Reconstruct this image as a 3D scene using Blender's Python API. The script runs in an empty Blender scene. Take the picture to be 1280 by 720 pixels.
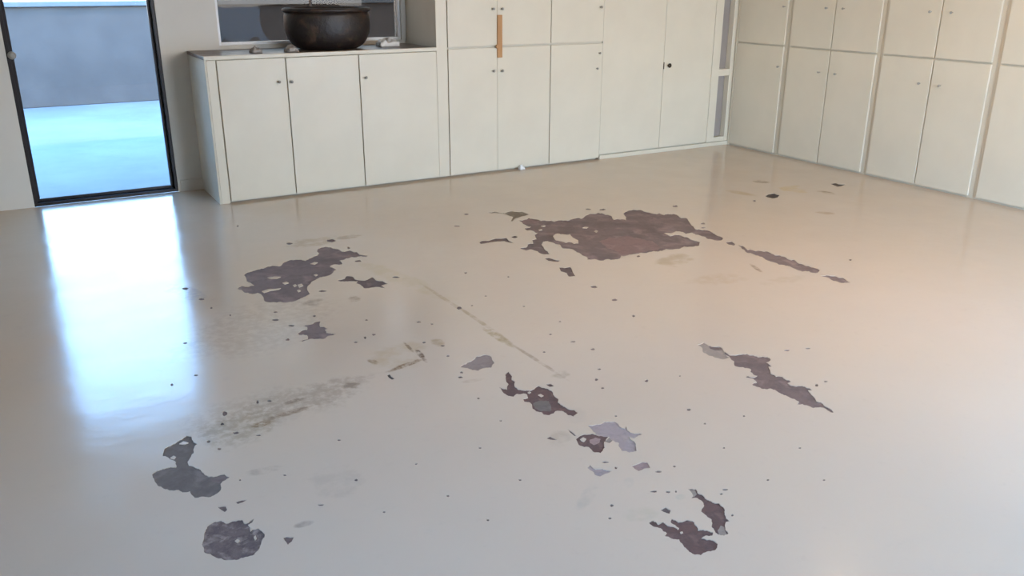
import bpy, bmesh, math, random
from mathutils import Vector, Matrix
from mathutils.geometry import delaunay_2d_cdt

SC = bpy.context.scene
COL = SC.collection

# ------------------------------------------------------------------ camera
F_PX, PITCH, ROLL, YAW = 1077.35, 0.3445, 0.0024, 0.5289
CAM = Vector((-5.9754, -6.1312, 1.5))
FW = Vector((math.sin(YAW)*math.cos(PITCH), math.cos(YAW)*math.cos(PITCH), -math.sin(PITCH)))
_rt = Vector((math.cos(YAW), -math.sin(YAW), 0)); _up = _rt.cross(FW)
RT = _rt*math.cos(ROLL) + _up*math.sin(ROLL)
UP = _up*math.cos(ROLL) - _rt*math.sin(ROLL)
cd = bpy.data.cameras.new('camera'); cam = bpy.data.objects.new('camera', cd); COL.objects.link(cam)
cd.sensor_fit = 'HORIZONTAL'; cd.sensor_width = 36.0; cd.lens = 36.0*F_PX/1280.0
cd.clip_start = 0.05; cd.clip_end = 200
cam.matrix_world = Matrix(((RT.x, UP.x, -FW.x, CAM.x), (RT.y, UP.y, -FW.y, CAM.y), (RT.z, UP.z, -FW.z, CAM.z), (0, 0, 0, 1)))
SC.camera = cam

def floor_pt(u, v):
    """where a point of the floor seen at photo pixel (u, v) lies, in metres"""
    d = FW + RT*((u-640)/F_PX) - UP*((v-360)/F_PX)
    p = CAM + d*(-CAM.z/d.z)
    return (p.x, p.y)

# ------------------------------------------------------------------ world, sun, portals, exposure
SKY_STRENGTH, SUN_STRENGTH, EXPOSURE = 20.0, 5.0, -0.12
w = bpy.data.worlds.new('sky'); SC.world = w; w.use_nodes = True
wn = w.node_tree; wn.nodes.clear()
wo = wn.nodes.new('ShaderNodeOutputWorld'); wb = wn.nodes.new('ShaderNodeBackground')
wt = wn.nodes.new('ShaderNodeTexCoord'); ws = wn.nodes.new('ShaderNodeSeparateXYZ'); wr = wn.nodes.new('ShaderNodeValToRGB')
wr.color_ramp.elements[0].position = 0.0; wr.color_ramp.elements[0].color = (1.0, 0.97, 0.92, 1)
wr.color_ramp.elements[1].position = 0.65; wr.color_ramp.elements[1].color = (0.17, 0.45, 1.0, 1)
el = wr.color_ramp.elements.new(0.22); el.color = (0.38, 0.67, 1.0, 1)
wn.links.new(wt.outputs['Generated'], ws.inputs[0]); wn.links.new(ws.outputs['Z'], wr.inputs[0])
wn.links.new(wr.outputs[0], wb.inputs[0]); wb.inputs[1].default_value = SKY_STRENGTH
wn.links.new(wb.outputs[0], wo.inputs[0])

sd = bpy.data.lights.new('sun', 'SUN'); sd.energy = SUN_STRENGTH; sd.angle = 0.01; sd.color = (1.0, 0.82, 0.60)
sun = bpy.data.objects.new('sun', sd); COL.objects.link(sun)
sun.rotation_euler = Vector((-0.72, 0.22, -0.62)).to_track_quat('-Z', 'Y').to_euler()
sun.location = (-6, -20, 15)

SC.view_settings.view_transform = 'Standard'; SC.view_settings.look = 'None'
SC.view_settings.gamma = 1.0; SC.view_settings.use_curve_mapping = False
SC.view_settings.exposure = EXPOSURE
SC.cycles.max_bounces = 10; SC.cycles.diffuse_bounces = 6

# room dimensions
DEPTH = 0.56                    # cabinet depth = distance of the back wall behind the cabinet fronts
XL, XR, YF, YB, ZC = -7.6, 0.56, -6.9, DEPTH, 2.55
DOOR = (-5.90, -4.946, 0.0, 2.15)
WIN = (-4.537, -3.10, 1.035, 2.0)
OPEN = (-3.5, -0.5, 0.0, 2.35)    # wide open doorway in the wall behind the photographer
def portal(name, x0, x1, z0, z1, y, rx):
    l = bpy.data.lights.new(name, 'AREA'); l.shape = 'RECTANGLE'; l.size = x1-x0; l.size_y = z1-z0
    l.cycles.is_portal = True
    o = bpy.data.objects.new(name, l); COL.objects.link(o)
    o.location = ((x0+x1)/2, y, (z0+z1)/2); o.rotation_euler = (rx, 0, 0)
l = bpy.data.lights.new('portal_left', 'AREA'); l.shape = 'RECTANGLE'; l.size = 1.6; l.size_y = 3.1; l.cycles.is_portal = True
o = bpy.data.objects.new('portal_left', l); COL.objects.link(o); o.location = (XL-0.1, -4.75, 1.5); o.rotation_euler = (0, -math.pi/2, 0)
portal('portal_doorway', *OPEN, YF-0.08, math.pi/2)
portal('portal_glass_door', *DOOR, YB+0.14, -math.pi/2)
portal('portal_window', *WIN, YB+0.14, -math.pi/2)

# ------------------------------------------------------------------ materials
def srgb(r, g, b):
    f = lambda c: (c/255/12.92) if c/255 <= 0.04045 else ((c/255+0.055)/1.055)**2.4
    return (f(r), f(g), f(b), 1)
class NT:
    def __init__(s, name):
        s.m = bpy.data.materials.new(name); s.m.use_nodes = True; s.t = s.m.node_tree; s.t.nodes.clear()
        s.out = s.t.nodes.new('ShaderNodeOutputMaterial')
        s.co = s.t.nodes.new('ShaderNodeTexCoord').outputs['Object']
    def n(s, kind, **kw):
        nd = s.t.nodes.new('ShaderNode'+kind)
        for k, v in kw.items(): setattr(nd, k, v)
        return nd
    def l(s, a, b):
        if isinstance(a, (int, float)): b.default_value = a
        elif isinstance(a, (tuple, Vector)): b.default_value = a
        else: s.t.links.new(a, b)
    def math(s, op, a, b=0.0, clamp=False):
        nd = s.n('Math', operation=op, use_clamp=clamp); s.l(a, nd.inputs[0]); s.l(b, nd.inputs[1]); return nd.outputs[0]
    def noise(s, scale, detail=4, rough=0.55, vec=None, dist=0.0):
        nd = s.n('TexNoise'); s.l(s.co if vec is None else vec, nd.inputs['Vector'])
        nd.inputs['Scale'].default_value = scale; nd.inputs['Detail'].default_value = detail
        nd.inputs['Roughness'].default_value = rough; nd.inputs['Distortion'].default_value = dist
        return nd.outputs['Fac']
    def rng(s, v, a, b, c=0.0, d=1.0, smooth=True):
        nd = s.n('MapRange', interpolation_type='SMOOTHSTEP' if smooth else 'LINEAR')
        s.l(v, nd.inputs['Value']); nd.inputs['From Min'].default_value = a; nd.inputs['From Max'].default_value = b
        nd.inputs['To Min'].default_value = c; nd.inputs['To Max'].default_value = d
        return nd.outputs['Result']
    def mix(s, f, a, b):
        nd = s.n('MixRGB'); s.l(f, nd.inputs[0]); s.l(a, nd.inputs[1]); s.l(b, nd.inputs[2]); return nd.outputs[0]
    def bump(s, h, strength, dist):
        nd = s.n('Bump'); nd.inputs['Strength'].default_value = strength; nd.inputs['Distance'].default_value = dist
        s.l(h, nd.inputs['Height']); return nd.outputs[0]
    def bsdf(s, col, rough, normal=None, metal=0.0, spec=0.5):
        b = s.n('BsdfPrincipled'); s.l(col, b.inputs['Base Color']); s.l(rough, b.inputs['Roughness'])
        b.inputs['Metallic'].default_value = metal; b.inputs['Specular IOR Level'].default_value = spec
        if normal is not None: s.l(normal, b.inputs['Normal'])
        s.l(b.outputs[0], s.out.inputs['Surface']); return b

def paint(name, col, rough=0.45, var=0.08, bump=0.15, scale=3.0):
    t = NT(name); a = t.rng(t.noise(scale, 5), 0.3, 0.7)
    c2 = tuple(c*(1-var) for c in col[:3])+(1,)
    t.bsdf(t.mix(a, col, c2), t.rng(t.noise(9, 3), 0.2, 0.8, rough-0.06, rough+0.08), t.bump(t.noise(60, 3), bump, 0.002))
    return t.m
def worn(name, c1, c2, c3, scale=9.0, rough=0.8):
    """bare concrete and old primer showing where the paint came off"""
    t = NT(name)
    a = t.rng(t.noise(scale, 6, 0.65), 0.35, 0.65); b = t.rng(t.noise(scale*1.6, 4, 0.6, dist=0.4), 0.46, 0.72)
    c = t.rng(t.noise(scale*6, 3, 0.6), 0.45, 0.8, 0.0, 0.28)
    col = t.mix(c, t.mix(b, t.mix(a, c1, c2), c3), tuple(x*0.55 for x in c1[:3])+(1,))
    t.bsdf(col, rough, t.bump(t.noise(scale*8, 5, 0.7), 0.8, 0.004), spec=0.3)
    return t.m
def metal(name, col, rough):
    t = NT(name); t.bsdf(t.mix(t.noise(80, 2), col, tuple(c*0.7 for c in col[:3])+(1,)), rough, metal=1.0); return t.m
def glass(name, tint, ior=1.45):
    t = NT(name)
    fr = t.n('Fresnel'); fr.inputs['IOR'].default_value = ior
    tr = t.n('BsdfTransparent'); tr.inputs[0].default_value = tint
    gl = t.n('BsdfGlossy'); gl.inputs['Roughness'].default_value = 0.02
    mx = t.n('MixShader'); t.l(fr.outputs[0], mx.inputs[0]); t.l(tr.outputs[0], mx.inputs[1]); t.l(gl.outputs[0], mx.inputs[2])
    t.l(mx.outputs[0], t.out.inputs['Surface']); return t.m

M = {}
M['cab'] = paint('cabinet_paint', (0.625, 0.575, 0.465, 1), 0.38, 0.05, 0.10)
M['cab_in'] = paint('cabinet_carcass_paint', (0.57, 0.525, 0.43, 1), 0.5, 0.06)
M['panel'] = paint('grey_panel_paint', (0.30, 0.27, 0.25, 1), 0.55, 0.15)
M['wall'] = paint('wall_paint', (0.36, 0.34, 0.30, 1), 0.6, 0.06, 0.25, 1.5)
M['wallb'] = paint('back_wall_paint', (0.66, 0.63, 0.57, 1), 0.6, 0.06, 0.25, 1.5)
M['ceil'] = paint('ceiling_paint', (0.66, 0.53, 0.38, 1), 0.7, 0.04, 0.2)
M['counter'] = paint('countertop_brown', (0.16, 0.115, 0.09, 1), 0.35, 0.35, 0.1, 14)
M['white'] = paint('white_window_paint', (0.80, 0.80, 0.80, 1), 0.35, 0.03)
M['bronze'] = metal('dark_bronze_frame', (0.05, 0.045, 0.045, 1), 0.45)
M['steel'] = paint('dull_grey_knob', (0.33, 0.31, 0.275, 1), 0.4, 0.2, 0.1, 40)
M['dark_brass'] = metal('dark_bronze_knob', (0.07, 0.05, 0.035, 1), 0.4)
M['glass'] = glass('clear_glass', (0.80, 0.82, 0.84, 1))
M['tint'] = glass('tinted_glass', (0.37, 0.31, 0.265, 1), 1.22)
M['paper'] = paint('white_paper', (0.78, 0.78, 0.76, 1), 0.7, 0.05, 0.3, 20)
M['greypaper'] = paint('grey_paper', (0.42, 0.39, 0.37, 1), 0.7, 0.2, 0.3, 20)
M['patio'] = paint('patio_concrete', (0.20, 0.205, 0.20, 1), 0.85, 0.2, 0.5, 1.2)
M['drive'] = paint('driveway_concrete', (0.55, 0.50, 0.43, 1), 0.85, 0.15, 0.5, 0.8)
M['gwall'] = paint('garden_wall_render', (0.125, 0.10, 0.082, 1), 0.9, 0.2, 0.6, 2.0)

# wood of the hanging strip
t = NT('raw_wood')
mp = t.n('Mapping'); t.l(t.co, mp.inputs[0]); mp.inputs['Scale'].default_value = (40, 40, 2.5)
t.bsdf(t.mix(t.noise(3, 5, vec=mp.outputs[0]), srgb(196, 150, 98), srgb(140, 98, 60)), 0.6)
M['wood'] = t.m
# dark mottled glaze of the big bowl
t = NT('dark_mottled_glaze')
a = t.rng(t.noise(9, 5, 0.6, dist=0.7), 0.50, 0.72); b = t.rng(t.noise(22, 4), 0.5, 0.8)
t.bsdf(t.mix(b, t.mix(a, (0.014, 0.009, 0.008, 1), (0.06, 0.032, 0.02, 1)), (0.035, 0.03, 0.014, 1)), 0.5, t.bump(t.noise(40, 4), 0.5, 0.006))
M['glaze'] = t.m

# ---- floor paint with its stains (all placed in metres on the floor)
STAINS = [  # photo pixel centre, half-axis end point, half width across, colour, strength, noise scale
    ((392, 302), (424, 298), 5, (138, 122, 98), .45, 14), ((437, 296), (453, 294), 2.6, (128, 112, 92), .75, 10),
    ((443, 374), (451, 374), 4.0, (112, 98, 88), .6, 16), ((393, 378), (409, 376), 4, (122, 108, 102), .6, 14),
    ((500, 444), (533, 440), 17, (158, 135, 95), .55, 7), ((508, 456), (530, 448), 2.6, (112, 88, 64), .95, 26),
    ((526, 444), (533, 452), 3.2, (86, 66, 54), .95, 30), ((511, 434), (517, 440), 2.0, (112, 92, 72), .8, 30),
    ((466, 452), (473, 454), 3.0, (128, 108, 82), .8, 20),
    ((622, 421), (642, 433), 4.0, (138, 124, 92), .8, 13), ((600, 402), (640, 429), 2.2, (142, 126, 102), .65, 18),
    ((672, 451), (708, 474), 2.0, (136, 120, 106), .65, 18), ((702, 468), (714, 466), 5.0, (146, 134, 120), .6, 16),
    ((556, 374), (590, 396), 2.0, (150, 134, 112), .6, 18), ((500, 348), (560, 372), 9, (172, 158, 136), .5, 9),
    ((385, 495), (470, 470), 15, (136, 122, 112), .75, 30), ((330, 512), (430, 488), 26, (146, 132, 120), .60, 22),
    ((300, 535), (350, 520), 22, (128, 116, 98), .70, 26), ((362, 516), (396, 506), 3.0, (124, 106, 92), .9, 30),
    ((327, 530), (340, 527), 4.0, (118, 96, 72), .95, 24), ((368, 501), (382, 497), 2.6, (120, 104, 92), .8, 30),
    ((438, 482), (452, 480), 4.0, (126, 112, 102), .8, 26), ((330, 405), (420, 380), 34, (138, 126, 118), .42, 24),
    ((843, 325), (866, 322), 7, (158, 142, 122), .70, 9), ((895, 349), (930, 346), 6, (172, 156, 140), .55, 12),
    ((980, 350), (1010, 346), 5, (172, 158, 144), .55, 12), ((945, 335), (953, 340), 2.0, (128, 112, 102), .75, 20),
    ((700, 548), (716, 546), 10, (160, 146, 134), .65, 10), ((722, 520), (734, 524), 12, (170, 158, 150), .45, 9),
    ((735, 620), (748, 606), 9, (158, 152, 148), .55, 8), ((786, 603), (794, 600), 7, (164, 158, 156), .45, 8),
    ((800, 642), (824, 640), 10, (166, 158, 146), .60, 8), ((851, 621), (858, 620), 4, (160, 158, 158), .6, 10),
    ((547, 428), (556, 430), 5, (142, 126, 100), .7, 12), ((420, 603), (450, 594), 22, (138, 128, 122), .35, 14),
    ((380, 655), (392, 652), 4, (122, 112, 108), .6, 14), ((330, 588), (352, 584), 5, (136, 126, 118), .5, 16),
    ((1033, 241), (1046, 243), 1.8, (118, 100, 76), .75, 8), ((950, 227), (962, 228), 1.6, (120, 102, 80), .8, 8),
    ((232, 366), (258, 372), 9, (150, 142, 150), .6, 24), ((232, 440), (256, 436), 16, (150, 142, 148), .45, 20),
    ((925, 241), (944, 244), 2.0, (158, 138, 106), .5, 6), ((990, 236), (1006, 238), 4, (176, 154, 112), .6, 4),
    ((1031, 266), (1043, 267), 1.8, (150, 130, 110), .6, 8), ((590, 476), (604, 474), 2.2, (160, 144, 132), .5, 14),
]
def floor_paint():
    t = NT('floor_paint')
    big = t.rng(t.noise(0.55, 3), 0.35, 0.65); mid = t.rng(t.noise(2.6, 3, 0.6), 0.25, 0.75)
    base = t.mix(t.math('MULTIPLY', big, 0.5), (0.58, 0.463, 0.345, 1), (0.59, 0.478, 0.38, 1))
    base = t.mix(t.math('MULTIPLY', mid, 0.22), base, (0.53, 0.435, 0.345, 1))
    grime = t.rng(t.noise(19, 4, 0.7), 0.56, 0.85, 0.0, 0.16)
    base = t.mix(grime, base, (0.36, 0.30, 0.25, 1))
    warp = t.n('TexNoise'); t.l(t.co, warp.inputs['Vector']); warp.inputs['Scale'].default_value = 7; warp.inputs['Detail'].default_value = 4
    wv = t.n('VectorMath', operation='MULTIPLY_ADD'); t.l(warp.outputs['Color'], wv.inputs[0])
    wv.inputs[1].default_value = (0.16, 0.16, 0); wv.inputs[2].default_value = (-0.08, -0.08, 0)
    pv = t.n('VectorMath', operation='ADD'); t.l(t.co, pv.inputs[0]); t.l(wv.outputs[0], pv.inputs[1])
    nz = {}
    for (c, e, half, col, st, ns) in STAINS:
        c0 = Vector(floor_pt(*c)); a = Vector(floor_pt(*e)) - c0
        dx, dy = e[0]-c[0], e[1]-c[1]; L = math.hypot(dx, dy)
        b = Vector(floor_pt(c[0]-dy/L*half, c[1]+dx/L*half)) - c0
        det = a.x*b.y - a.y*b.x
        ra = (b.y/det, -b.x/det, 0); rb = (-a.y/det, a.x/det, 0)
        sc = min(1.0, min(a.length, b.length)/0.12)
        su = t.n('VectorMath', operation='SUBTRACT'); t.l(pv.outputs[0] if sc > 0.6 else t.co, su.inputs[0]); su.inputs[1].default_value = (c0.x, c0.y, 0)
        d1 = t.n('VectorMath', operation='DOT_PRODUCT'); t.l(su.outputs[0], d1.inputs[0]); d1.inputs[1].default_value = ra
        d2 = t.n('VectorMath', operation='DOT_PRODUCT'); t.l(su.outputs[0], d2.inputs[0]); d2.inputs[1].default_value = rb
        r = t.math('ADD', t.math('POWER', d1.outputs['Value'], 2.0), t.math('POWER', d2.outputs['Value'], 2.0))
        m = t.rng(r, 0.35, 1.7, 1.0, 0.0)
        ns = 8 if ns < 11 else (15 if ns < 19 else 26)
        if ns not in nz: nz[ns] = t.noise(ns, 4, 0.68)
        k = t.rng(t.math('ADD', nz[ns], t.math('MULTIPLY', m, 0.20)), 0.50, 0.84)
        cc = srgb(*col)
        if half >= 14: st *= 0.62
        cc = (min(.54, cc[0]*1.25), min(.44, cc[1]*1.2), min(.33, cc[2]*1.05), 1)
        base = t.mix(t.math('MULTIPLY', t.math('MULTIPLY', k, m), st), base, cc)
    h = t.math('ADD', t.math('MULTIPLY', t.noise(5, 3), 1.0), t.math('MULTIPLY', t.noise(45, 3), 0.12))
    rough = t.rng(t.noise(3.5, 4), 0.3, 0.7, 0.15, 0.22)
    t.bsdf(base, rough, t.bump(h, 0.12, 0.01), spec=0.7)
    return t.m
M['floor'] = floor_paint()
C = lambda *a: (a[0], a[1], a[2], 1)
M['brown'] = worn('bare_concrete_brown', C(.175,.122,.106), C(.135,.098,.086), C(.235,.16,.14))
M['greybrown'] = worn('bare_concrete_greybrown', C(.215,.16,.142), C(.165,.122,.11), C(.285,.21,.185), 4.5)
M['redbrown'] = worn('bare_concrete_redbrown', C(.15,.085,.072), C(.11,.07,.062), C(.19,.115,.095), 12)
M['rose'] = worn('old_primer_rose', C(.265,.175,.152), C(.22,.15,.132), C(.30,.205,.18), 5)
M['grey'] = worn('bare_concrete_grey', C(.29,.225,.195), C(.255,.195,.17), C(.32,.25,.215), 10)
M['slate'] = worn('bare_concrete_slate', C(.18,.148,.125), C(.14,.112,.098), C(.23,.19,.165), 6)
M['lilac'] = worn('old_primer_lilac', C(.36,.285,.265), C(.32,.255,.24), C(.40,.315,.28), 8)
M['pink'] = worn('old_primer_pink', C(.33,.225,.20), C(.30,.21,.19), C(.36,.25,.22), 8)
M['tan'] = worn('thin_paint_tan', C(.31,.25,.20), C(.27,.22,.18), C(.35,.28,.22), 12)
M['olive'] = worn('thin_paint_olive', C(.27,.21,.145), C(.23,.18,.125), C(.30,.24,.17), 10)
M['mottled'] = worn('bare_concrete_mottled', C(.18,.13,.115), C(.11,.078,.07), C(.33,.26,.225), 17)
M['dark'] = worn('dark_spot', C(.085,.062,.05), C(.07,.055,.045), C(.11,.08,.06), 14)

# ------------------------------------------------------------------ mesh helpers
def link(name, me, mat=None, parent=None, loc=(0, 0, 0)):
    o = bpy.data.objects.new(name, me); COL.objects.link(o); o.location = loc
    if mat is not None and me is not None: me.materials.append(M[mat])
    if parent is not None: o.parent = parent
    return o
def tag(o, label=None, cat=None, group=None, kind=None):
    if label: o['label'] = label
    if cat: o['category'] = cat
    if group: o['group'] = group
    if kind: o['kind'] = kind
    return o
def empty(name, loc): return link(name, None, loc=loc)
class MB:
    def __init__(s): s.v = []; s.f = []; s.smooth = False
    def box(s, x0, x1, y0, y1, z0, z1):
        i = len(s.v); s.v += [(x, y, z) for z in (z0, z1) for y in (y0, y1) for x in (x0, x1)]
        s.f += [tuple(i+k for k in q) for q in ((0,2,3,1),(4,5,7,6),(0,1,5,4),(2,6,7,3),(0,4,6,2),(1,3,7,5))]
        return s
    def lathe(s, prof, n=24, ax='z', sx=1.0, sy=1.0, c=(0, 0, 0)):
        i0 = len(s.v)
        for r, h in prof:
            for k in range(n):
                a = 2*math.pi*k/n; p = (r*sx*math.cos(a), r*sy*math.sin(a), h)
                if ax == 'y': p = (p[0], h, p[1])
                if ax == 'x': p = (h, p[0], p[1])
                s.v.append((p[0]+c[0], p[1]+c[1], p[2]+c[2]))
        for j in range(len(prof)-1):
            for k in range(n):
                a = i0+j*n+k; b = i0+j*n+(k+1) % n
                s.f.append((a, b, b+n, a+n))
        s.f.append(tuple(i0+k for k in range(n))[::-1]); s.f.append(tuple(i0+(len(prof)-1)*n+k for k in range(n)))
        return s
    def build(s, name, mat, parent=None, off=(0, 0, 0), bevel=0.0, smooth=False, loc=(0, 0, 0), seg=2):
        me = bpy.data.meshes.new(name)
        me.from_pydata([(x-off[0]-loc[0], y-off[1]-loc[1], z-off[2]-loc[2]) for x, y, z in s.v], [], s.f)
        bm = bmesh.new(); bm.from_mesh(me); bmesh.ops.recalc_face_normals(bm, faces=bm.faces[:])
        if bevel: bmesh.ops.bevel(bm, geom=bm.edges[:], offset=bevel, segments=seg, affect='EDGES', profile=0.5)
        bm.to_mesh(me); bm.free()
        if smooth: me.shade_smooth()
        return link(name, me, mat, parent, loc)

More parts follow.
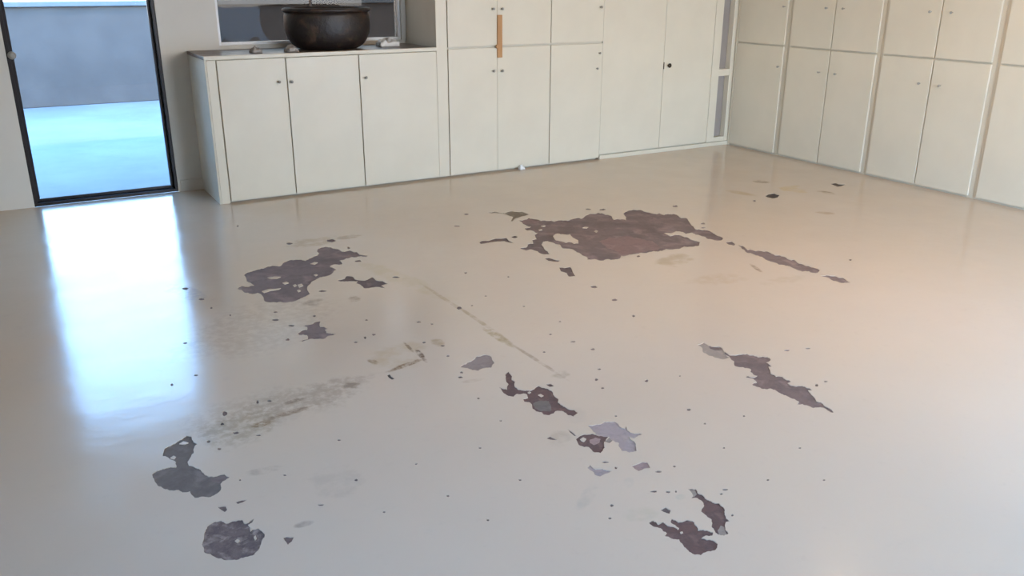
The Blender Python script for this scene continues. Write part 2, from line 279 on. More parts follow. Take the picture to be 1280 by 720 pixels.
# ------------------------------------------------------------------ floor: paint film with holes, bare patches 4 mm lower
def poly(s): return [tuple(float(q) for q in p.split(',')) for p in s.split()]
PATCHES = [  # (material, label or None, outline in photo pixels, islands of paint left standing)
 ('greybrown', 'large grey-brown bare patch nearest the low cabinet', """304.5,343.4 318.3,338 329.7,335 351,332 358,326.6 381.7,325.8 397,319 399,316.6 396,314.4 397.6,310.6 406,308.3 418,310.6 427.4,314.4 445.7,314.8 449.5,318.2 459.4,319.4 458,321.3 445.7,321.6 432.7,322.8 424.3,325.8 428,330.1 412,333.5 420.5,337.3 415,341.9 399.9,346.5 389.2,352.6 383.8,360.2 387.6,367.1 380,371 372.5,374.7 351,377 331,376.6 329,371 322,366 305.3,365.6 296.9,361 302.2,357.2 317.5,356.4 308.3,351.8""",
   ["334,347 343,345.5 351,346 347,348 338,348.4", "327,364 337,361 351,360.2 348,362 337,363.6 330,366", "366,356.4 369,355 371,356.6 368,358.4", "372,356 377,354.5 379,357 374,359", "353,353.4 358,351.8 361,353.6 356,355.2", "388,329.6 393,327.4 397,328.2 393,330.6", "392,343.6 395,342.4 397.4,343.6 394.6,345", "371,363 374,362 376,363.6 373,365"]),
 ('brown', None, """421.3,350.3 431.2,348 432.7,345 441,345.7 443.4,348.8 453.3,350.3 465.6,346.5 470,350.3 477.8,351 485.4,354.9 476.3,357.2 481.6,360.2 471.7,358.7 454.9,360.2 451,356.4 445,354 447.2,351.5 435,351.8 425.8,351.8""", []),
 ('greybrown', None, """379.6,406.7 385,405.8 390.8,404.6 395.8,401.7 400.8,401.3 399.6,404 400,408.3 405,408.3 410,410.8 405.8,412 408,415.8 414,416.7 419.6,416.3 416.7,418.8 410,420 405.8,423.3 393.3,424 386.7,423.8 378.3,427 372,426.7 379,424.6 385,423.3 383.8,419 374,418.8 372.5,416.7 378.3,412.5 384,412 384,408.8""", []),
 ('greybrown', 'largest bare patch, brown and rose, in the middle of the floor', """648.3,275.7 660.8,272.2 676,275.7 692.8,277 703.8,275.6 713.8,273.8 727.5,273 733,268.8 742.5,266.9 752.5,266.3 758.8,268 765,270 766.9,274.4 782.5,275 783,271.3 778.8,266.9 783.8,264 793.8,261.9 808.8,265 823.8,266.3 830,268.5 842.5,267.3 847.5,269.4 851.3,272.3 858,272.3 862.5,278.8 868.8,286.3 877.5,287.5 886.3,288 891.3,291.3 896.3,294.4 903.8,298 901.3,300.6 885,298.8 875,294.4 865,290.6 857.5,292.5 845,288.8 830,291.3 837.5,294.8 850,293.8 860,296.9 875,302.5 873.8,306.9 865,308.5 855,307.8 848.8,311.3 832.5,311 827.5,313.8 816.3,313.8 806,316.3 790,318 776.3,319.4 775,323 760,323.8 748.8,325.6 737.5,324.4 727.5,318.8 715,311.3 703.8,310.6 699.7,305.6 690,302.8 678.9,302 676.8,305.6 680.3,311 687.2,317.4 678.9,317.8 672,313.9 665,311.8 658,313.2 649.7,310.4 658,309 660,304.9 666.4,304.2 665,300 670.6,298.6 667.8,293 672,291 659.4,288.2 655.3,284.7 663.6,283.3 653.9,279.9""",
   ["691.3,295 697.5,291.9 712.5,292.5 715,296 722.5,300 723,303.8 712.5,302.5 701,301.3 693.8,299.4", "728,284.6 731,283.4 735.6,283.8 733,285.4", "742.5,289 745,287.3 747.5,288.6 746,290.6", "676,282.4 680,281.4 682,282.3 679,283.4", "672.6,287.2 676,286.2 678,287 675,288"]),
 ('rose', None, """748,301 760,297 776,295.5 792,296.5 806,299 818,303 826,309 822,312.5 812,312.5 804,315 788,316.8 776,317.6 768,312 758,309""", []),
 ('rose', None, """650.5,276 660.8,273.4 672,276 668,279.5 658,280""", []),
 ('olive', None, """609.4,266 617.8,264.3 630.3,266.4 640,263.6 652.5,264.3 660.8,268 651,270.8 644,273 640.7,277 638.8,276.4 641.4,271.5 631.7,268 617.8,266.4""", []),
 ('brown', None, """599,302.8 602.5,300.7 610.8,300.7 619,297.9 633,297.2 635.8,300.7 643.5,304.4 634.4,302.8 630.3,301.4 613.6,302.8 601,304.9""", []),
 ('brown', None, """680.3,322.9 685.8,322 700.4,325.7 697,327.4 685.8,326""", []),
 ('brown', None, """699,334 713,333.6 716,340 719,345 711,345.6 708,341 701,339""", []),
 ('brown', None, """906.7,303 914.3,301.6 919.2,305 917.8,307 910.9,305.7""", []),
 ('greybrown', 'long narrow bare streak running towards the right cabinets', """920.6,306.4 927.6,307 934.5,312 945.6,313.4 959.5,314 969.3,319 979,320.3 993,324.5 1001.3,329.4 1011,332 1025,337.7 1022,341.2 1011,339 995.7,337 987.4,332.9 973.5,330.8 965,327.3 952.6,321 942.9,318.2 933,315.5 927.6,311.3""", []),
 ('greybrown', None, """1023.5,344 1043,344.7 1054,347.5 1063,353 1051.3,353.7 1041.6,351 1036,347.5""", []),
 ('brown', 'long brown bare patch on the right of the floor', """903.9,437.5 907.8,440.9 913.6,443.8 922.3,443.3 928.2,442.4 938.9,443.8 947.6,446.2 959.3,446.2 961.7,447.2 963.3,450 957.8,452.8 965,458.3 960.6,458.3 963.3,466.7 970,470.6 977.8,470.6 988.9,476.7 984.4,478.9 988.9,481.7 997.8,482.2 1007.8,484.4 1015.6,487.2 1010,487.8 1015.6,494.4 1020,501 1030,506.7 1037.8,511 1041.7,515.6 1037.8,515 1032,511 1025.6,509 1016.7,510 1010,507.2 995.6,505.6 998.9,502.2 987.8,497.2 980,493.9 973.3,490.6 963.3,485.6 955.6,486 948.6,484 939.8,480.3 946,478 941.8,473.5 932,472 934,469.6 941.8,471.5 946.6,469.6 937.9,464.7 938.9,461.8 928.2,458.9 918.5,457.4 918,452 914.6,450 912.6,447 906,441.5""", []),
 ('tan', None, """871.8,431.2 879.6,428.3 885.4,431.7 901,433.6 903.9,437.5 906,441.5 912.6,447 903.9,449.2 894.2,447.2 878.6,440 877.6,434.6""", []),
 ('brown', None, """886,432.6 894,433.4 901,434 903,437 894,437.2 888,435.4""", []),
 ('redbrown', 'forked red-brown bare patch in the foreground middle', """631.7,467.8 635.6,464.4 640,470 639.4,474.4 643.9,477.2 643.3,483.3 647.8,486.7 656.7,487.8 667.8,486 673.3,482.2 677.8,484.4 688.9,487.8 692.2,493.9 697.8,498.3 697.2,502.8 704.4,507.8 710,511 717.8,512.2 722.2,516 716.7,520.6 710,518.9 704.4,514.4 694.4,513.9 692.2,516.7 686.7,518.9 680,518.3 677.8,515.6 671,514.4 665.6,510.6 665,505.6 662,502.8 655.6,502.2 654.4,498.3 660,497.2 658.9,493.3 654.4,491.7 646.7,492.2 641.7,496 630,491.7 623.9,483.9 633.9,486.7 635.6,480 632.2,473.9""",
   ["659.4,490.6 662,489.2 664,490.4 661.5,491.8", "672.5,493.6 676,492.4 679.6,494.6 676.5,496"]),
 ('slate', None, """666.5,503.5 673.3,500.3 686,500.6 688.5,505.6 689.5,511.6 687,513.8 677,513.6 668.5,509.6""", []),
 ('redbrown', None, """682,480 688,479.5 692.8,482.5 687,483.5""", []),
 ('grey', 'smooth grey bare patch left of the forked patch', """575,458 586,452 596,445 614,445.6 618,454 614,459.6 598,463.6 584,460""", []),
 ('redbrown', None, """720,548.8 725,544.4 735,542.5 745,543.1 752.5,544.4 761,545.6 755,552.5 756,559.4 750.6,566.3 741,564.4 736,558.8 730,558.8 723.8,556.3""",
   ["725,549 729,546.5 733,548.5 730,552 727,551"]),
 ('lilac', 'pale lilac-grey patch beside a red-brown one', """734.4,531.9 746,530 756,527 767.5,527 776,533.8 781,535.6 783,532.5 784.4,538 790,541.3 803,542.5 792.5,548 786,545.6 795,555 795.6,563.8 777.5,563.5 773.8,553.8 765,550 761,545.6 752.5,544.4 745,543.1 741,538.8""", []),
 ('pink', None, """737,549 744,546 751,548 749,553 742,555.5 737.5,553""", []),
 ('tan', None, """755.5,552 761.5,546.5 766,550.5 762,554""", []),
 ('brown', None, """709.4,536.3 714,539 721,545 718,545 712.5,540.6""", []),
 ('brown', None, """683,548 687.5,545.5 697,550 688,549.5""", []),
 ('lilac', None, """734.4,585 737.5,581 743.8,586.3 752.5,585.6 764.4,588.8 760,591.3 750,595.6 743.8,593.8 742,590""", []),
 ('pink', None, """789.4,582.5 796,580 802.5,577.3 809.4,578 812.5,585 805,585.6 798.8,588.8 793.8,586.3""", []),
 ('redbrown', 'ragged brown patch closest to the camera on the right', """811,653.2 816.4,650.6 822.7,655.5 828.9,652.4 838.2,657.9 847.5,661.8 849,660.5 846,658.6 838.2,652.4 839.8,648.5 847.5,652.4 853.8,651.6 858.4,649.6 867.8,652.4 871.6,658.6 872.4,662.5 883.3,662.5 891,664.9 890.3,669.5 881.8,669.5 877,672.6 889.5,675 897.3,679.6 893,688 876,694 862,690 853.8,681 849,674.2 839.8,673.4 830.4,669.5 833.5,666.4 825.8,660.2 818,658.6""",
   ["850,665 853,664 854,666 851,667"]),
 ('redbrown', None, """859.2,610.7 869.3,611.2 872.4,616.7 880.2,620.5 883.3,624.4 898.9,629 905.9,636.9 907.4,647.8 912,651.6 907.4,652.4 906.6,661.8 910.5,667.2 905,669.5 897.3,668 889.5,658.6 889.5,649.3 883.3,644.7 876.3,639.2 880.2,632.2 877,626 872.4,622.9 863.9,622.9 867.8,618.2 864.7,615""", []),
 ('tan', None, """861,611.5 868.5,612 871,617 867,621 865,616.5""", []),
 ('tan', None, """897,662 901,656 905.5,658 906,662 908.5,666.5 904.5,668.5 898.5,666.5""", []),
 ('slate', 'grey bare patch at the left foreground', """214.6,556 222.2,551.4 232.9,544.5 239,545.3 242,552.9 246.6,555.2 242.8,559.8 242,566.6 234.4,577.3 236,582 245,585 254.3,591 260.4,595.6 271,594.9 280,592.6 287,596.4 281.8,600.2 275.6,604.8 276.4,610.9 269.5,617.8 260.4,621.6 243.6,622.4 239,617.8 237.5,614 228.3,615.5 223.7,612.4 213,613.2 197,607 190,593 203,586 213,583.5 220.7,583.4 220,577.3 213,574.3 203,570 206,560""",
   ["224,554.6 229,551.6 235.5,553.4 231,555.4", "212,573 217,569.5 220,571 217,574"]),
 ('greybrown', None, """262,597.5 270,596 279,593.6 285.5,596.4 280.5,599.2 274,603 266,602""", []),
 ('mottled', 'mottled brown patch at the bottom left foreground', """252,680 255.3,666.9 259.7,657 268.4,651.6 276,650.5 282.7,653.8 302.4,649.4 305.6,654.3 317.7,648.3 315.5,652.7 310,656 315.5,661.4 323,660.3 330.8,666.9 327.5,675.6 326.4,680 318,693 296,700 270,697 255,690""",
   ["293.6,676 297,673.5 300,675.6 297,678.4", "312,660 316,661.5 313,664", "317,671 319.5,669 321,673 318.5,675"]),
 ('brown', None, """353.8,672.4 358,670.7 367,671.3 364.7,676.7 360,681 356,675.6""", []),
 ('brown', None, """294.7,627 302,625 309,624.5 303,628 297,630""", []),
 ('brown', None, """272,633.5 282,632.5 284,637 281,640 277.5,638""", []),
 ('dark', None, """484,469 487,467.5 489,470.5 493.5,473.5 490,474.5 486,472""", []),
 ('brown', None, """825,637.5 832,634 838.5,638 837,642 830,640""", []),
 ('dark', None, """956.5,244.8 961,242.6 968,241.6 974.5,243.6 972,246.8 965,248 959.5,246.8""", []),
 ('dark', None, """1038,229.5 1044,228.6 1048,230 1058,230.2 1052,232.6 1047,233.4 1042,231.4""", []),
]
SPECKS = """742,358.6,5,1.6 768,375,4,1.5 792,395,2.4,1.4 808,476,2.6,1.8 861,512,2.6,1.7 881,529.6,1.8,1.2 765,632,2.4,1.8 762.4,648,2.4,1.4 757,577.6,5,1.2 770,584.7,2,1.6
843,583,2,1.2 901.5,617.5,2.6,1.3 906.5,612,4,1.2 915.4,644,1.8,1.6 1021,481.6,2.6,1.8 1032,477,2.6,1.2 741,436.6,3,1.4 716,427,4,1.2 745.6,474.4,2.2,1.8 749,461.6,2.4,1.2 753,485,2.2,1.4
688,418,2,1 598,498,2,1.2 626,526,2,1 361.5,304.5,5,1.3 413,300.8,6.5,2.4 435.8,310,2,1.4 447.5,326.3,5,1.5 494.5,346.3,5.5,1.1 403,363.8,5,1.3 344.5,390,3,1.2 344.5,400,5,1.6 364.5,407,4,1.4
458,400,2,1 523,402.5,3.6,1.1 467,418,2.4,1.6 393,395,2,1.6 297,282.5,1.5,1.2 264,385,1.6,1.4 288,394,1.4,1.4 232,361,4,2 252,374,4,1.3 359.5,424.5,3,1.8 444.5,427.5,3,1.2 456.5,422,2,1.6
281,517,3.4,3.4 277.5,530,2.4,1.8 294.5,541,4,1.8 337,501,2.8,1.4 322,502.5,1.8,2.2 323,544,4,1.2 274.5,561,3,1.6 261,552,2.6,1.6 424,550,2.8,1.1 574,385,3.2,2.2 582,341,1.8,1.3 635.5,346,1.6,1
575.5,471.5,3.4,1.4 577,465.5,2.4,1.4 943,251,2.2,1.2 843.8,257.5,4,1.3 878.5,279.5,3.6,1.2 879,284.5,3.6,.9 643.5,296,3.8,1.6 583,267.8,3.6,1 571,282.5,5,1 735,261.5,4,.9 753,262,4,1.3
817,614.3,4.8,1.5 835,615,3.2,1.4 845,614.5,1.6,1.2 823,589.3,5,1.4 736,323.6,2.4,1 798,320.4,2.4,1.4 231,429,3,1 215,481,2,1.6 245,469,3,1 356,594,2.4,1.2 401,631,5,1.3 445,600,2,2
300,600,2,1 700,402,2,.9 655,383,2,.8 607,370,2,.9 540,405,2,1 530,428,3,1.2 553,432,3,1.2 560,445,2.4,1.2 590,382,1.6,1 680,440,2,1 770,520,1.8,1.1 850,470,1.6,1 930,520,1.8,1.1 1000,560,2,1.2
960,600,2,1.3 1030,600,1.8,1 905,560,1.6,1 650,600,2,1.2 600,560,2,1.1 560,620,2.2,1.3 520,580,2,1.1 480,640,2.2,1.3 610,650,2.2,1.4 1010,435.4,3.4,.9 983.6,438,3.6,1 1063,325,2,1.2""".split()

def rough_poly(pts, rnd, minlen=2.6):
    out = []
    n = len(pts)
    area = abs(sum(a[0]*b[1]-b[0]*a[1] for a, b in zip(pts, pts[1:]+pts[:1])))/2
    per = sum(math.hypot(b[0]-a[0], b[1]-a[1]) for a, b in zip(pts, pts[1:]+pts[:1]))
    amp = 0.16 if area/per > 3.2 else (0.09 if area/per > 1.6 else 0.04)     # thin slivers stay simple outlines
    def sub(a, b, lv):
        L = math.hypot(b[0]-a[0], b[1]-a[1])
        if lv == 0 or L < minlen: return [a]
        k = rnd.uniform(-amp, amp)
        m = ((a[0]+b[0])/2-(b[1]-a[1])*k, (a[1]+b[1])/2+(b[0]-a[0])*k*0.7)
        return sub(a, m, lv-1)+sub(m, b, lv-1)
    for i in range(n): out += sub(pts[i], pts[(i+1) % n], 3)
    return out
rnd = random.Random(7)
V2, FACES, KIND = [], [], []
def add_region(pts, kind):
    if sum(a[0]*b[1]-b[0]*a[1] for a, b in zip(pts, pts[1:]+pts[:1])) < 0: pts = pts[::-1]
    i = len(V2); V2.extend(Vector(p) for p in pts); FACES.append(list(range(i, i+len(pts)))); KIND.append(kind)
# a coarse grid of extra points keeps the triangles of the paint film well shaped
add_region([(XL, YF), (XR, YF), (XR, YB), (XL, YB)], -1)
for pi_, (mat, lab, out, isl) in enumerate(PATCHES):
    add_region([floor_pt(*p) for p in rough_poly(poly(out), rnd)], pi_)
for pi_, (mat, lab, out, isl) in enumerate(PATCHES):
    for s in isl: add_region([floor_pt(*p) for p in rough_poly(poly(s), rnd)], -1)
for s in SPECKS:
    u, v, rx, ry = (float(q) for q in s.split(','))
    add_region([floor_pt(u+rx*math.cos(a)*rnd.uniform(.65, 1.15), v+ry*math.sin(a)*rnd.uniform(.65, 1.15)) for a in [k*math.pi/5 for k in range(10)]], -2)
gx = [XL+(XR-XL)*i/16 for i in range(1, 16)]; gy = [YF+(YB-YF)*i/20 for i in range(1, 20)]
V2.extend(Vector((x, y)) for x in gx for y in gy)
ov, oe, of, _, _, oi = delaunay_2d_cdt(V2, [], FACES, 0, 1e-5, True)
fk = [KIND[max(ids)] if ids else -1 for ids in oi]
DROP = 0.0025
fbm = MB(); top = {}; low = {}
def tv(i):
    if i not in top: top[i] = len(fbm.v); fbm.v.append((ov[i].x, ov[i].y, 0.0))
    return top[i]
def lv_(i):
    if i not in low: low[i] = len(fbm.v); fbm.v.append((ov[i].x, ov[i].y, -DROP))
    return low[i]
edge = {}
for f, k in zip(of, fk):
    for a, b in zip(f, f[1:]+f[:1]): edge[(a, b)] = k
for f, k in zip(of, fk):
    if k == -1:
        fbm.f.append(tuple(tv(i) for i in f))
        for a, b in zip(f, f[1:]+f[:1]):
            if edge.get((b, a), -1) != -1: fbm.f.append((tv(b), tv(a), lv_(a), lv_(b)))
me = bpy.data.meshes.new('floor'); me.from_pydata(fbm.v, [], fbm.f)
floor = tag(link('floor', me, 'floor'), 'beige painted concrete floor with flaked bare patches', None, None, 'structure')
def patch_mesh(k):
    idx = {}; v = []; fs = []
    for f, kk in zip(of, fk):
        if kk != k: continue
        q = []
        for i in f:
            if i not in idx: idx[i] = len(v); v.append((ov[i].x, ov[i].y, 0.0))
            q.append(idx[i])
        fs.append(tuple(q))
    return v, fs
for k, (mat, lab, out, isl) in enumerate(PATCHES):
    v, fs = patch_mesh(k)
    if not v: print('empty patch', k); continue
    cx = sum(p[0] for p in v)/len(v); cy = sum(p[1] for p in v)/len(v)
    me = bpy.data.meshes.new('bare_patch'); me.from_pydata([(x-cx, y-cy, 0) for x, y, z in v], [], fs)
    o = link('bare_patch', me, mat, floor, (cx, cy, -DROP))
    if lab: o['label'] = lab
v, fs = patch_mesh(-2)
me = bpy.data.meshes.new('paint_chips'); me.from_pydata(v, [], fs)
tag(link('paint_chips', me, 'brown', floor, (0, 0, -DROP)), 'small dark chips in the floor paint', None, None, 'stuff')
MB().box(XL, XR, YF, YB, -0.2, -0.03).build('floor_slab', 'drive', floor)

# ------------------------------------------------------------------ walls, ceiling, exterior
def struct(name, mb, mat, label=None, **kw):
    return tag(mb.build(name, mat, **kw), label, None, None, 'structure')
T = 0.14
b = MB()
b.box(XL, DOOR[0], YB, YB+T, 0, ZC); b.box(DOOR[0], DOOR[1], YB, YB+T, DOOR[3], ZC); b.box(DOOR[1], WIN[0], YB, YB+T, 0, ZC)
b.box(WIN[0], WIN[1], YB, YB+T, 0, WIN[2]); b.box(WIN[0], WIN[1], YB, YB+T, WIN[3], ZC); b.box(WIN[1], XR+T, YB, YB+T, 0, ZC)
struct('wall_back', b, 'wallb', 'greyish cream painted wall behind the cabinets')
LW = (-6.3, -3.2, 0.7, 2.3)      # added unseen window, brightens the near floor and the right cabinets
b = MB(); b.box(XL-T, XL, YF-T, LW[0], 0, ZC); b.box(XL-T, XL, LW[1], YB+T, 0, ZC); b.box(XL-T, XL, LW[0], LW[1], 0, LW[2]); b.box(XL-T, XL, LW[0], LW[1], LW[3], ZC)
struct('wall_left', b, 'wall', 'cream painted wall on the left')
w2 = tag(empty('added_side_window', (XL, (LW[0]+LW[1])/2, LW[2])), 'added unseen window in the left wall letting in extra daylight', None, None, 'structure')
b = MB(); fw_ = .04
b.box(XL-.09, XL-.03, LW[0], LW[0]+fw_, LW[2], LW[3]); b.box(XL-.09, XL-.03, LW[1]-fw_, LW[1], LW[2], LW[3])
b.box(XL-.09, XL-.03, LW[0]+fw_, LW[1]-fw_, LW[2], LW[2]+fw_); b.box(XL-.09, XL-.03, LW[0]+fw_, LW[1]-fw_, LW[3]-fw_, LW[3])
b.build('window_frame', 'white', w2, off=w2.location)
MB().box(XL-.063, XL-.057, LW[0]+fw_, LW[1]-fw_, LW[2]+fw_, LW[3]-fw_).build('pane', 'glass', w2, off=w2.location)
struct('side_yard', MB().box(-40, XL-T, YF-T, 14, -0.25, -0.07), 'drive', 'pale concrete side yard')
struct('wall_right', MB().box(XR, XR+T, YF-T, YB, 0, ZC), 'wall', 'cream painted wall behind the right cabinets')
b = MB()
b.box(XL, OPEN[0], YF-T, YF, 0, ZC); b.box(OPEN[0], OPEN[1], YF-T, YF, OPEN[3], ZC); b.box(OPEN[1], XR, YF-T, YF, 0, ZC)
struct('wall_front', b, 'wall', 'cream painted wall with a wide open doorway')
struct('ceiling', MB().box(XL-T, XR+T, YF-T, YB+T, ZC, ZC+0.06), 'ceil', 'warm tan painted ceiling')
struct('roof', MB().box(XL-0.7, XR+0.7, YF-0.4, YB+2.0, ZC+0.062, ZC+0.22), 'wall', 'flat roof slab with an unseen overhang added to block sky light')  # patio overhang is added, it cuts high sky light through the glass door
struct('baseboard_back', MB().box(DOOR[1]+0.02, -4.762, YB-0.015, YB, 0, 0.085), 'wallb', 'low painted baseboard between glass door and low cabinet', bevel=0.003)
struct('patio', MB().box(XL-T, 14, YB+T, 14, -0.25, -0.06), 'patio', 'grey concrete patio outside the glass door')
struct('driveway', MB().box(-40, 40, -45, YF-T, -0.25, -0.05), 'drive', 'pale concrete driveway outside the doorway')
gw = tag(MB().box(-22, 14, 6.5, 6.7, -0.06, 1.16).build('garden_wall', 'gwall', bevel=0.01), 'long low grey rendered garden wall beyond the window', 'wall')
MB().box(-22, 14, 6.46, 6.74, 1.16, 1.22).build('coping', 'patio', gw, bevel=0.008)

# window above the low cabinet
def frame_rect(x0, x1, z0, z1, y0, y1, wd):
    return MB().box(x0, x0+wd, y0, y1, z0, z1).box(x1-wd, x1, y0, y1, z0, z1).box(x0+wd, x1-wd, y0, y1, z0, z0+wd).box(x0+wd, x1-wd, y0, y1, z1-wd, z1)
win = tag(empty('window_1', ((WIN[0]+WIN[1])/2, YB, WIN[2])), 'wide window with white frame above the low cabinet', None, None, 'structure')
wl = win.location
frame_rect(WIN[0], WIN[1], WIN[2], WIN[3], YB+0.02, YB+0.09, 0.02).build('window_frame', 'white', win, off=wl, bevel=0.003)
for x0, x1 in ((WIN[0]+.02, (WIN[0]+WIN[1])/2-.006), ((WIN[0]+WIN[1])/2+.006, WIN[1]-.02)):
    MB().box(x0, x1, YB+0.05, YB+0.055, WIN[2]+.02, WIN[3]-.02).build('pane', 'tint', win, off=wl)
MB().box((WIN[0]+WIN[1])/2-.006, (WIN[0]+WIN[1])/2+.006, YB+.035, YB+.07, WIN[2]+.02, WIN[3]-.02).build('mullion', 'bronze', win, off=wl)

rb = tag(empty('added_sky_blind', ((WIN[0]+WIN[1])/2, YB, WIN[3])), 'added roller blind, out of view, blocking sky in the upper window', 'blind')  # unseen blind, added to keep the window's bright sky out of the floor reflection
MB().lathe([(.004, WIN[0]+.035), (.022, WIN[0]+.035), (.022, WIN[1]-.035), (.004, WIN[1]-.035)], 16, 'x', c=(0, YB+.015, WIN[3]-.06)).build('roller', 'white', rb, off=rb.location, smooth=True)
MB().box(WIN[0]+.04, WIN[1]-.04, YB+.016, YB+.0175, 1.46, WIN[3]-.06).build('fabric', 'wall', rb, off=rb.location)
MB().box(WIN[0]+.04, WIN[1]-.04, YB+.010, YB+.0225, 1.44, 1.462).build('bottom_bar', 'white', rb, off=rb.location, bevel=0.003)
# glass door
dr = tag(empty('door_1', ((DOOR[0]+DOOR[1])/2, YB, 0)), 'dark framed glass door left of the low cabinet', None, None, 'structure')
dl = dr.location
frame_rect(DOOR[0], DOOR[1], 0.0, DOOR[3], YB+0.01, YB+0.11, 0.022).build('door_frame', 'bronze', dr, off=dl, bevel=0.002)
for x0, x1, y in ((DOOR[0]+.022, DOOR[1]-.022, YB+.05),):
    p = frame_rect(x0, x1, 0.024, DOOR[3]-.024, y, y+0.03, 0.02).build('door_leaf', 'bronze', dr, off=dl, bevel=0.002)
    MB().box(x0+.02, x1-.02, y+.011, y+.017, 0.044, DOOR[3]-.044).build('pane', 'glass', p, off=dl)
    MB().lathe([(.006, YB+.05), (.006, YB+.01), (.022, YB+.005), (.026, YB-.012), (.015, YB-.022), (.003, YB-.023)], 16, 'y', c=(x0+.010, 0, 1.02)).build('handle', 'steel', p, off=dl, smooth=True)

# added out-of-view ceiling lamp, warm fill for the cabinets and far floor
FILL_LAMP_POWER = 85.0
def added_fill_lamp(x, y, label):
    e = tag(empty('added_fill_lamp', (x, y, ZC)), label, 'lamp')
    MB().lathe([(.17, ZC-.001), (.18, ZC-.02), (.165, ZC-.032), (.05, ZC-.032)], 32, c=(x, y, 0)).build('base', 'white', e, off=e.location, smooth=True)
    tb = NT('fill_lamp_glow'); em = tb.n('Emission'); em.inputs[0].default_value = (1, .72, .42, 1); em.inputs[1].default_value = 20; tb.l(em.outputs[0], tb.out.inputs['Surface']); M['bulb'] = tb.m
    MB().lathe([(.012, ZC-.034), (.03, ZC-.05), (.034, ZC-.075), (.02, ZC-.10), (.003, ZC-.106)], 16, c=(x, y, 0)).build('bulb', 'bulb', e, off=e.location, smooth=True)
    l = bpy.data.lights.new('fill_lamp_light', 'POINT'); l.energy = FILL_LAMP_POWER; l.color = (1.0, 0.66, 0.34); l.shadow_soft_size = 0.06
    o = bpy.data.objects.new('fill_lamp_light', l); COL.objects.link(o); o.location = (0, 0, -.19); o.parent = e
added_fill_lamp(-2.3, -3.7, 'added unseen ceiling lamp giving warm fill light over the middle of the room')

# ------------------------------------------------------------------ cabinets
G = 0.0035
def knob(parent, off, x, y, z, axis='y', mat='steel', r=0.0125):
    prof = [(r*.5, 0.0), (r*.42, -.010), (r*.55, -.013), (r, -.018), (r*1.02, -.023), (r*.75, -.028), (r*.2, -.0295)]
    return MB().lathe(prof, 14, axis, c=(x, y, z)).build('knob', mat, parent, off=off, smooth=True)
# every front plane lies 19 mm ahead of its carcass; keep the door faces on the planes y = 0 and x = 0
FO = 0.019
# low cabinet
X0, X1, X2, X3, X4, X5, X6, X7, X8, X9 = -4.757, -4.693, -4.222, -3.686, -3.062, -2.966, -2.030, -1.508, -0.836, -0.262
TOPZ = 1.008
lc = tag(empty('low_cabinet', ((X0+X4)/2, FO, 0)), 'long low white cabinet with three doors under the window', 'cabinet')
b = MB(); b.box(X0, X4, FO, DEPTH-.004, 0.03, TOPZ-.026)
b.build('carcass', 'cab_in', lc, off=lc.location)
MB().box(X0+.002, X4-.002, FO+.025, DEPTH-.01, 0.0, 0.03).build('plinth', 'cab_in', lc, off=lc.location)
MB().box(X0, X1-.004, 0.0, FO, 0.0, TOPZ-.026).build('end_stile', 'cab', lc, off=lc.location, bevel=0.002)
MB().box(X0-.012, X0, 0.004, DEPTH-.004, 0.0, TOPZ-.026).build('side_panel', 'cab', lc, off=lc.location, bevel=0.002)
def bd(parent, name, x0, x1, z0, z1, kn=None, mat='steel', r=0.0105, gl=G, gr=G):
    off = parent.location
    d = MB().box(x0+gl, x1-gr, 0.0, FO-.001, z0+G, z1-G).build(name, 'cab', parent, off=off, bevel=0.0022)
    for k in (kn or []): knob(d, off, k[0], .0005, k[1], 'y', mat, r)
    return d
FINE = 0.0008
bd(lc, 'door', X1, X2, 0.012, TOPZ-.026, [(-4.282, .820)])
bd(lc, 'door', X2, X3, 0.012, TOPZ-.026, [(-4.194, .816)])
bd(lc, 'door', X3, X4, 0.012, TOPZ-.026, [(-3.642, .816)], gr=FINE)
# worktop: white edge board and brown top sheet
wt_ = tag(empty('worktop', ((X0+X4)/2, DEPTH/2, TOPZ-.024)), 'brown topped counter with a white front edge on the low cabinet', 'countertop')
MB().box(X0-.014, X4-.002, 0.016, DEPTH-.003, TOPZ-.024, TOPZ).build('top', 'counter', wt_, off=wt_.location, bevel=0.002)
MB().box(X0-.014, X4-.002, -0.012, 0.0155, TOPZ-.024, TOPZ+.002).build('edge_board', 'cab', wt_, off=wt_.location, bevel=0.003)

H2 = 2.12
def tall(name, x0, x1, label, xa=None):
    e = tag(empty(name, ((x0+x1)/2, FO, 0)), label, 'cabinet', 'built-in white cabinets along the back wall')
    MB().box(x0+.0005, x1-.0005, FO, DEPTH-.004, 0.03, H2).build('carcass', 'cab_in', e, off=e.location)
    return e
# pair of doors beside the window
U0 = 0.994
t1 = tall('tall_cabinet', X4, X6, 'tall white cabinet beside the window with a wooden strip hanging on it')
MB().box(X4+.0005, X5-.004, 0.0, FO, 0.014, H2).build('end_stile', 'cab', t1, off=t1.location, bevel=0.002)
MB().box(X4+.003, X6-.003, FO+.025, DEPTH-.01, 0.0, 0.03).build('plinth', 'cab_in', t1, off=t1.location)
xm1 = -2.531
bd(t1, 'door', X5, xm1, 0.012, U0, [(-2.572, .812)], gr=FINE); bd(t1, 'door', xm1, X6, 0.012, U0, [(-2.492, .810)], gl=FINE)
bd(t1, 'upper_door', X5, xm1, U0+.008, H2, [(-2.572, 1.28)], gr=FINE); bd(t1, 'upper_door', xm1, X6, U0+.008, H2, [(-2.492, 1.28)], gl=FINE)
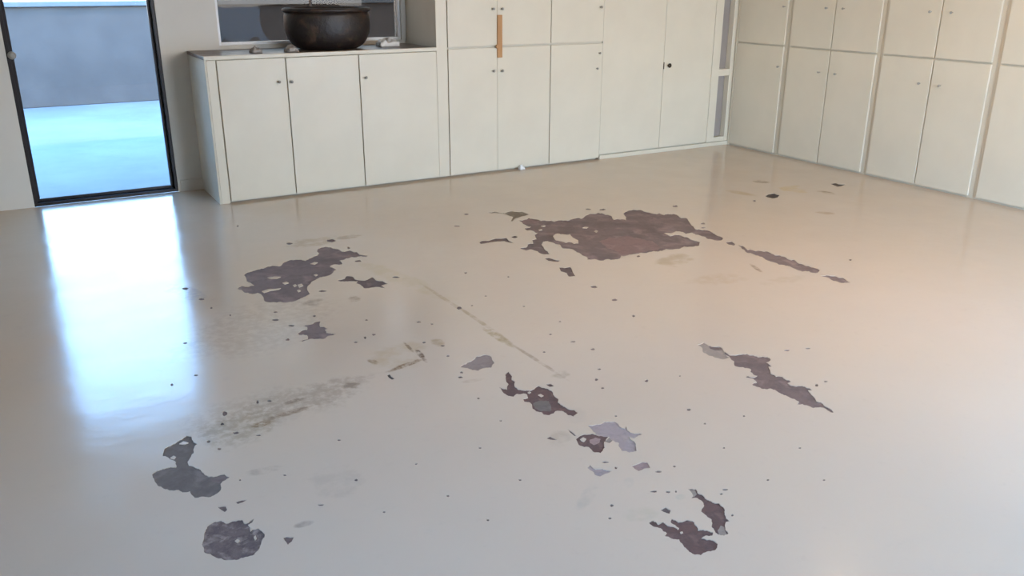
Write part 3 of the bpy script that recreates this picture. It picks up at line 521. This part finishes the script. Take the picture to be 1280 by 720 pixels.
# single door unit
t2 = tall('tall_cabinet', X6, X7, 'narrow single door white cabinet in the middle of the row')
MB().box(X6+.003, X7-.003, FO+.025, DEPTH-.01, 0.0, 0.03).build('plinth', 'cab_in', t2, off=t2.location)
bd(t2, 'door', X6, X7, 0.012, U0-.002, [(-1.546, .911), (-1.566, .785)], r=0.009, gr=FINE)
bd(t2, 'upper_door', X6, X7, U0+.008, H2, [(-1.548, 1.28)], gr=FINE)
# full height pair with dark knob
t3 = tall('tall_cabinet', X7, X9, 'white cabinet with two full height doors and one dark knob')
bd(t3, 'door', X7, X8, 0.042, H2, gl=FINE, gr=.0018)
d = bd(t3, 'door', X8, X9, 0.042, H2, [(-0.781, .775)], 'dark_brass', 0.019, gl=.0018, gr=.002)
MB().box(X8-.002, X8+.006, -.004, 0.0, .745, .805).build('latch_plate', 'dark_brass', t3, off=t3.location, bevel=0.001)
MB().box(X7+.002, X9-.0005, -.010, FO-.001, 0.0, 0.036).build('plinth', 'cab', t3, off=t3.location, bevel=0.003)
# narrow corner unit with two recessed grey panels
c0, c1 = X9, FO-.001
cu = tag(empty('corner_cabinet', ((c0+c1)/2, FO, 0)), 'narrow white corner unit with recessed grey panels', 'cabinet', 'built-in white cabinets along the back wall')
o_ = cu.location
MB().box(c0+.0005, XR-.004, 0.16, DEPTH-.004, 0.0, H2).build('carcass', 'cab_in', cu, off=o_)
MB().box(c0+.003, -0.168, 0.0, 0.06, 0.038, H2).build('stile', 'cab', cu, off=o_, bevel=0.002)
MB().box(-0.037, c1, 0.0, 0.06, 0.038, H2).build('stile', 'cab', cu, off=o_, bevel=0.002)
for z0, z1 in ((0.038, 0.080), (0.650, 0.712), (1.45, 1.51), (H2-.05, H2)):
    MB().box(-0.1675, -0.0375, 0.002, 0.058, z0, z1).build('rail', 'cab', cu, off=o_, bevel=0.002)
for z0, z1 in ((0.08, 0.65), (0.712, 1.45), (1.51, H2-.05)):
    MB().box(-0.169, -0.036, 0.062, 0.075, z0-.01, z1+.01).build('panel', 'panel', cu, off=o_, bevel=0.001)
MB().box(c0+.001, c1, -.010, FO-.001, 0.0, 0.036).build('plinth', 'cab', cu, off=o_, bevel=0.003)

# right hand row
V0 = 0.949
def right_unit(y1, y0, doors, label, knobs):
    e = tag(empty('tall_cabinet', (FO, (y0+y1)/2, 0)), label, 'cabinet', 'built-in white cabinets along the right wall')
    off = e.location
    MB().box(FO, XR-.004, y0+.0005, y1-.0005, 0.0, H2).build('carcass', 'cab_in', e, off=off)
    for (b0, b1), kz in zip(doors, knobs):
        d = MB().box(0.0, FO-.001, b0+G, b1-G, 0.016, V0-G).build('door', 'cab', e, off=off, bevel=0.0025)
        if kz: knob(d, off, .0005, kz[0], kz[1], 'x', r=0.009)
        d = MB().box(0.0, FO-.001, b0+G, b1-G, V0+.010, H2).build('upper_door', 'cab', e, off=off, bevel=0.0025)
        if kz: knob(d, off, .0005, kz[0], 1.28, 'x', r=0.009)
    return e
rc = right_unit(-0.002, -0.628, [(-0.598, -0.03)], 'single door white cabinet in the corner of the right hand wall', [(-0.565, .775)])
MB().box(0.0, FO-.001, -0.028, -0.0115, 0.0, H2).build('corner_stile', 'cab', rc, off=rc.location, bevel=0.0015)
right_unit(-0.629, -1.575, [(-1.103, -0.658), (-1.548, -1.106)], 'two door white cabinet next to the corner one on the right wall', [(-1.02, .768), (-1.19, .768)])
right_unit(-1.576, -2.522, [(-2.050, -1.605), (-2.495, -2.053)], 'third white cabinet from the corner on the right hand wall', [(-1.967, .768), (-2.137, .768)])
right_unit(-2.523, -3.469, [(-2.997, -2.552), (-3.442, -3.000)], 'white cabinet furthest from the corner on the right hand wall', [(-2.914, .768), (-3.084, .768)])

# ------------------------------------------------------------------ small things
# big dark bowl on the counter
bw = tag(empty('bowl', (-3.806, 0.285, TOPZ+.002)), 'large dark brown mottled bowl on the low cabinet worktop', 'bowl')
prof = [(.200, 0.0), (.232, .010), (.268, .035), (.296, .075), (.312, .125), (.318, .18), (.314, .235), (.306, .262)]
MB().lathe(prof+[(.292, .262), (.298, .18), (.280, .085), (.245, .04), (.12, .026), (.01, .025)], 48, sx=1.0, sy=0.80).build('body', 'glaze', bw, smooth=True)
MB().lathe([(.300, .258), (.318, .262), (.326, .274), (.320, .287), (.302, .290), (.290, .280), (.290, .264)], 48, sx=1.0, sy=0.80).build('rim', 'glaze', bw, smooth=True)

def crumple(name, loc, sx, sy, h, seed, mat, label, cat):
    r = random.Random(seed); n = 9; v = []; f = []
    for j in range(n):
        for i in range(n):
            a = i/(n-1)-.5; c = j/(n-1)-.5
            v.append((a*sx+r.uniform(-.06, .06)*sx, c*sy+r.uniform(-.06, .06)*sy, h*(0.35+0.65*r.random())*(1-1.6*max(abs(a), abs(c))**1.5)+.002))
    for j in range(n-1):
        for i in range(n-1):
            k = j*n+i; f.append((k, k+1, k+n+1, k+n))
    # underside and skirt make it a closed lump
    m = len(v); v += [(x, y, 0.0) for x, y, z in v[:m]]
    f += [tuple(q+m for q in reversed(ff)) for ff in f[:]]
    ring = [i for i in range(n)]+[i*n+n-1 for i in range(1, n)]+[(n-1)*n+i for i in range(n-2, -1, -1)]+[i*n for i in range(n-2, 0, -1)]
    for a, b in zip(ring, ring[1:]+ring[:1]): f.append((b, a, a+m, b+m))
    q = MB(); q.v = v; q.f = f
    o = q.build(name, mat, smooth=True); o.location = loc
    return tag(o, label, cat)
crumple('crumpled_cloth', (-3.33, 0.30, TOPZ+.001), .15, .10, .075, 3, 'paper', 'crumpled white cloth on the worktop right of the dark bowl', 'cloth')
crumple('crumpled_paper', (-4.14, 0.12, TOPZ+.001), .08, .08, .06, 5, 'greypaper', 'crumpled grey paper touching the left of the dark bowl', 'paper')
crumple('paper_scrap', (-4.38, 0.16, TOPZ+.001), .07, .08, .05, 9, 'greypaper', 'small grey paper scrap near the left end of the worktop', 'paper')
crumple('paper_scrap', (-2.318, -0.03, 0.001), .045, .035, .05, 11, 'paper', 'tiny white paper scrap on the floor against the cabinet doors', 'paper')

# wooden strip hanging over the seam of the double door cabinet
ws_ = tag(empty('wooden_strip', (-2.512, 0.0, .913)), 'raw wooden strip hanging in front of the double door cabinet', 'wood strip')
MB().box(-2.535, -2.492, -.013, -.001, .913, 1.235).build('strip', 'wood', ws_, off=ws_.location, bevel=0.002)
MB().box(-2.553, -2.528, -.022, -.0135, .985, 1.012).build('peg', 'wood', ws_, off=ws_.location, bevel=0.003)
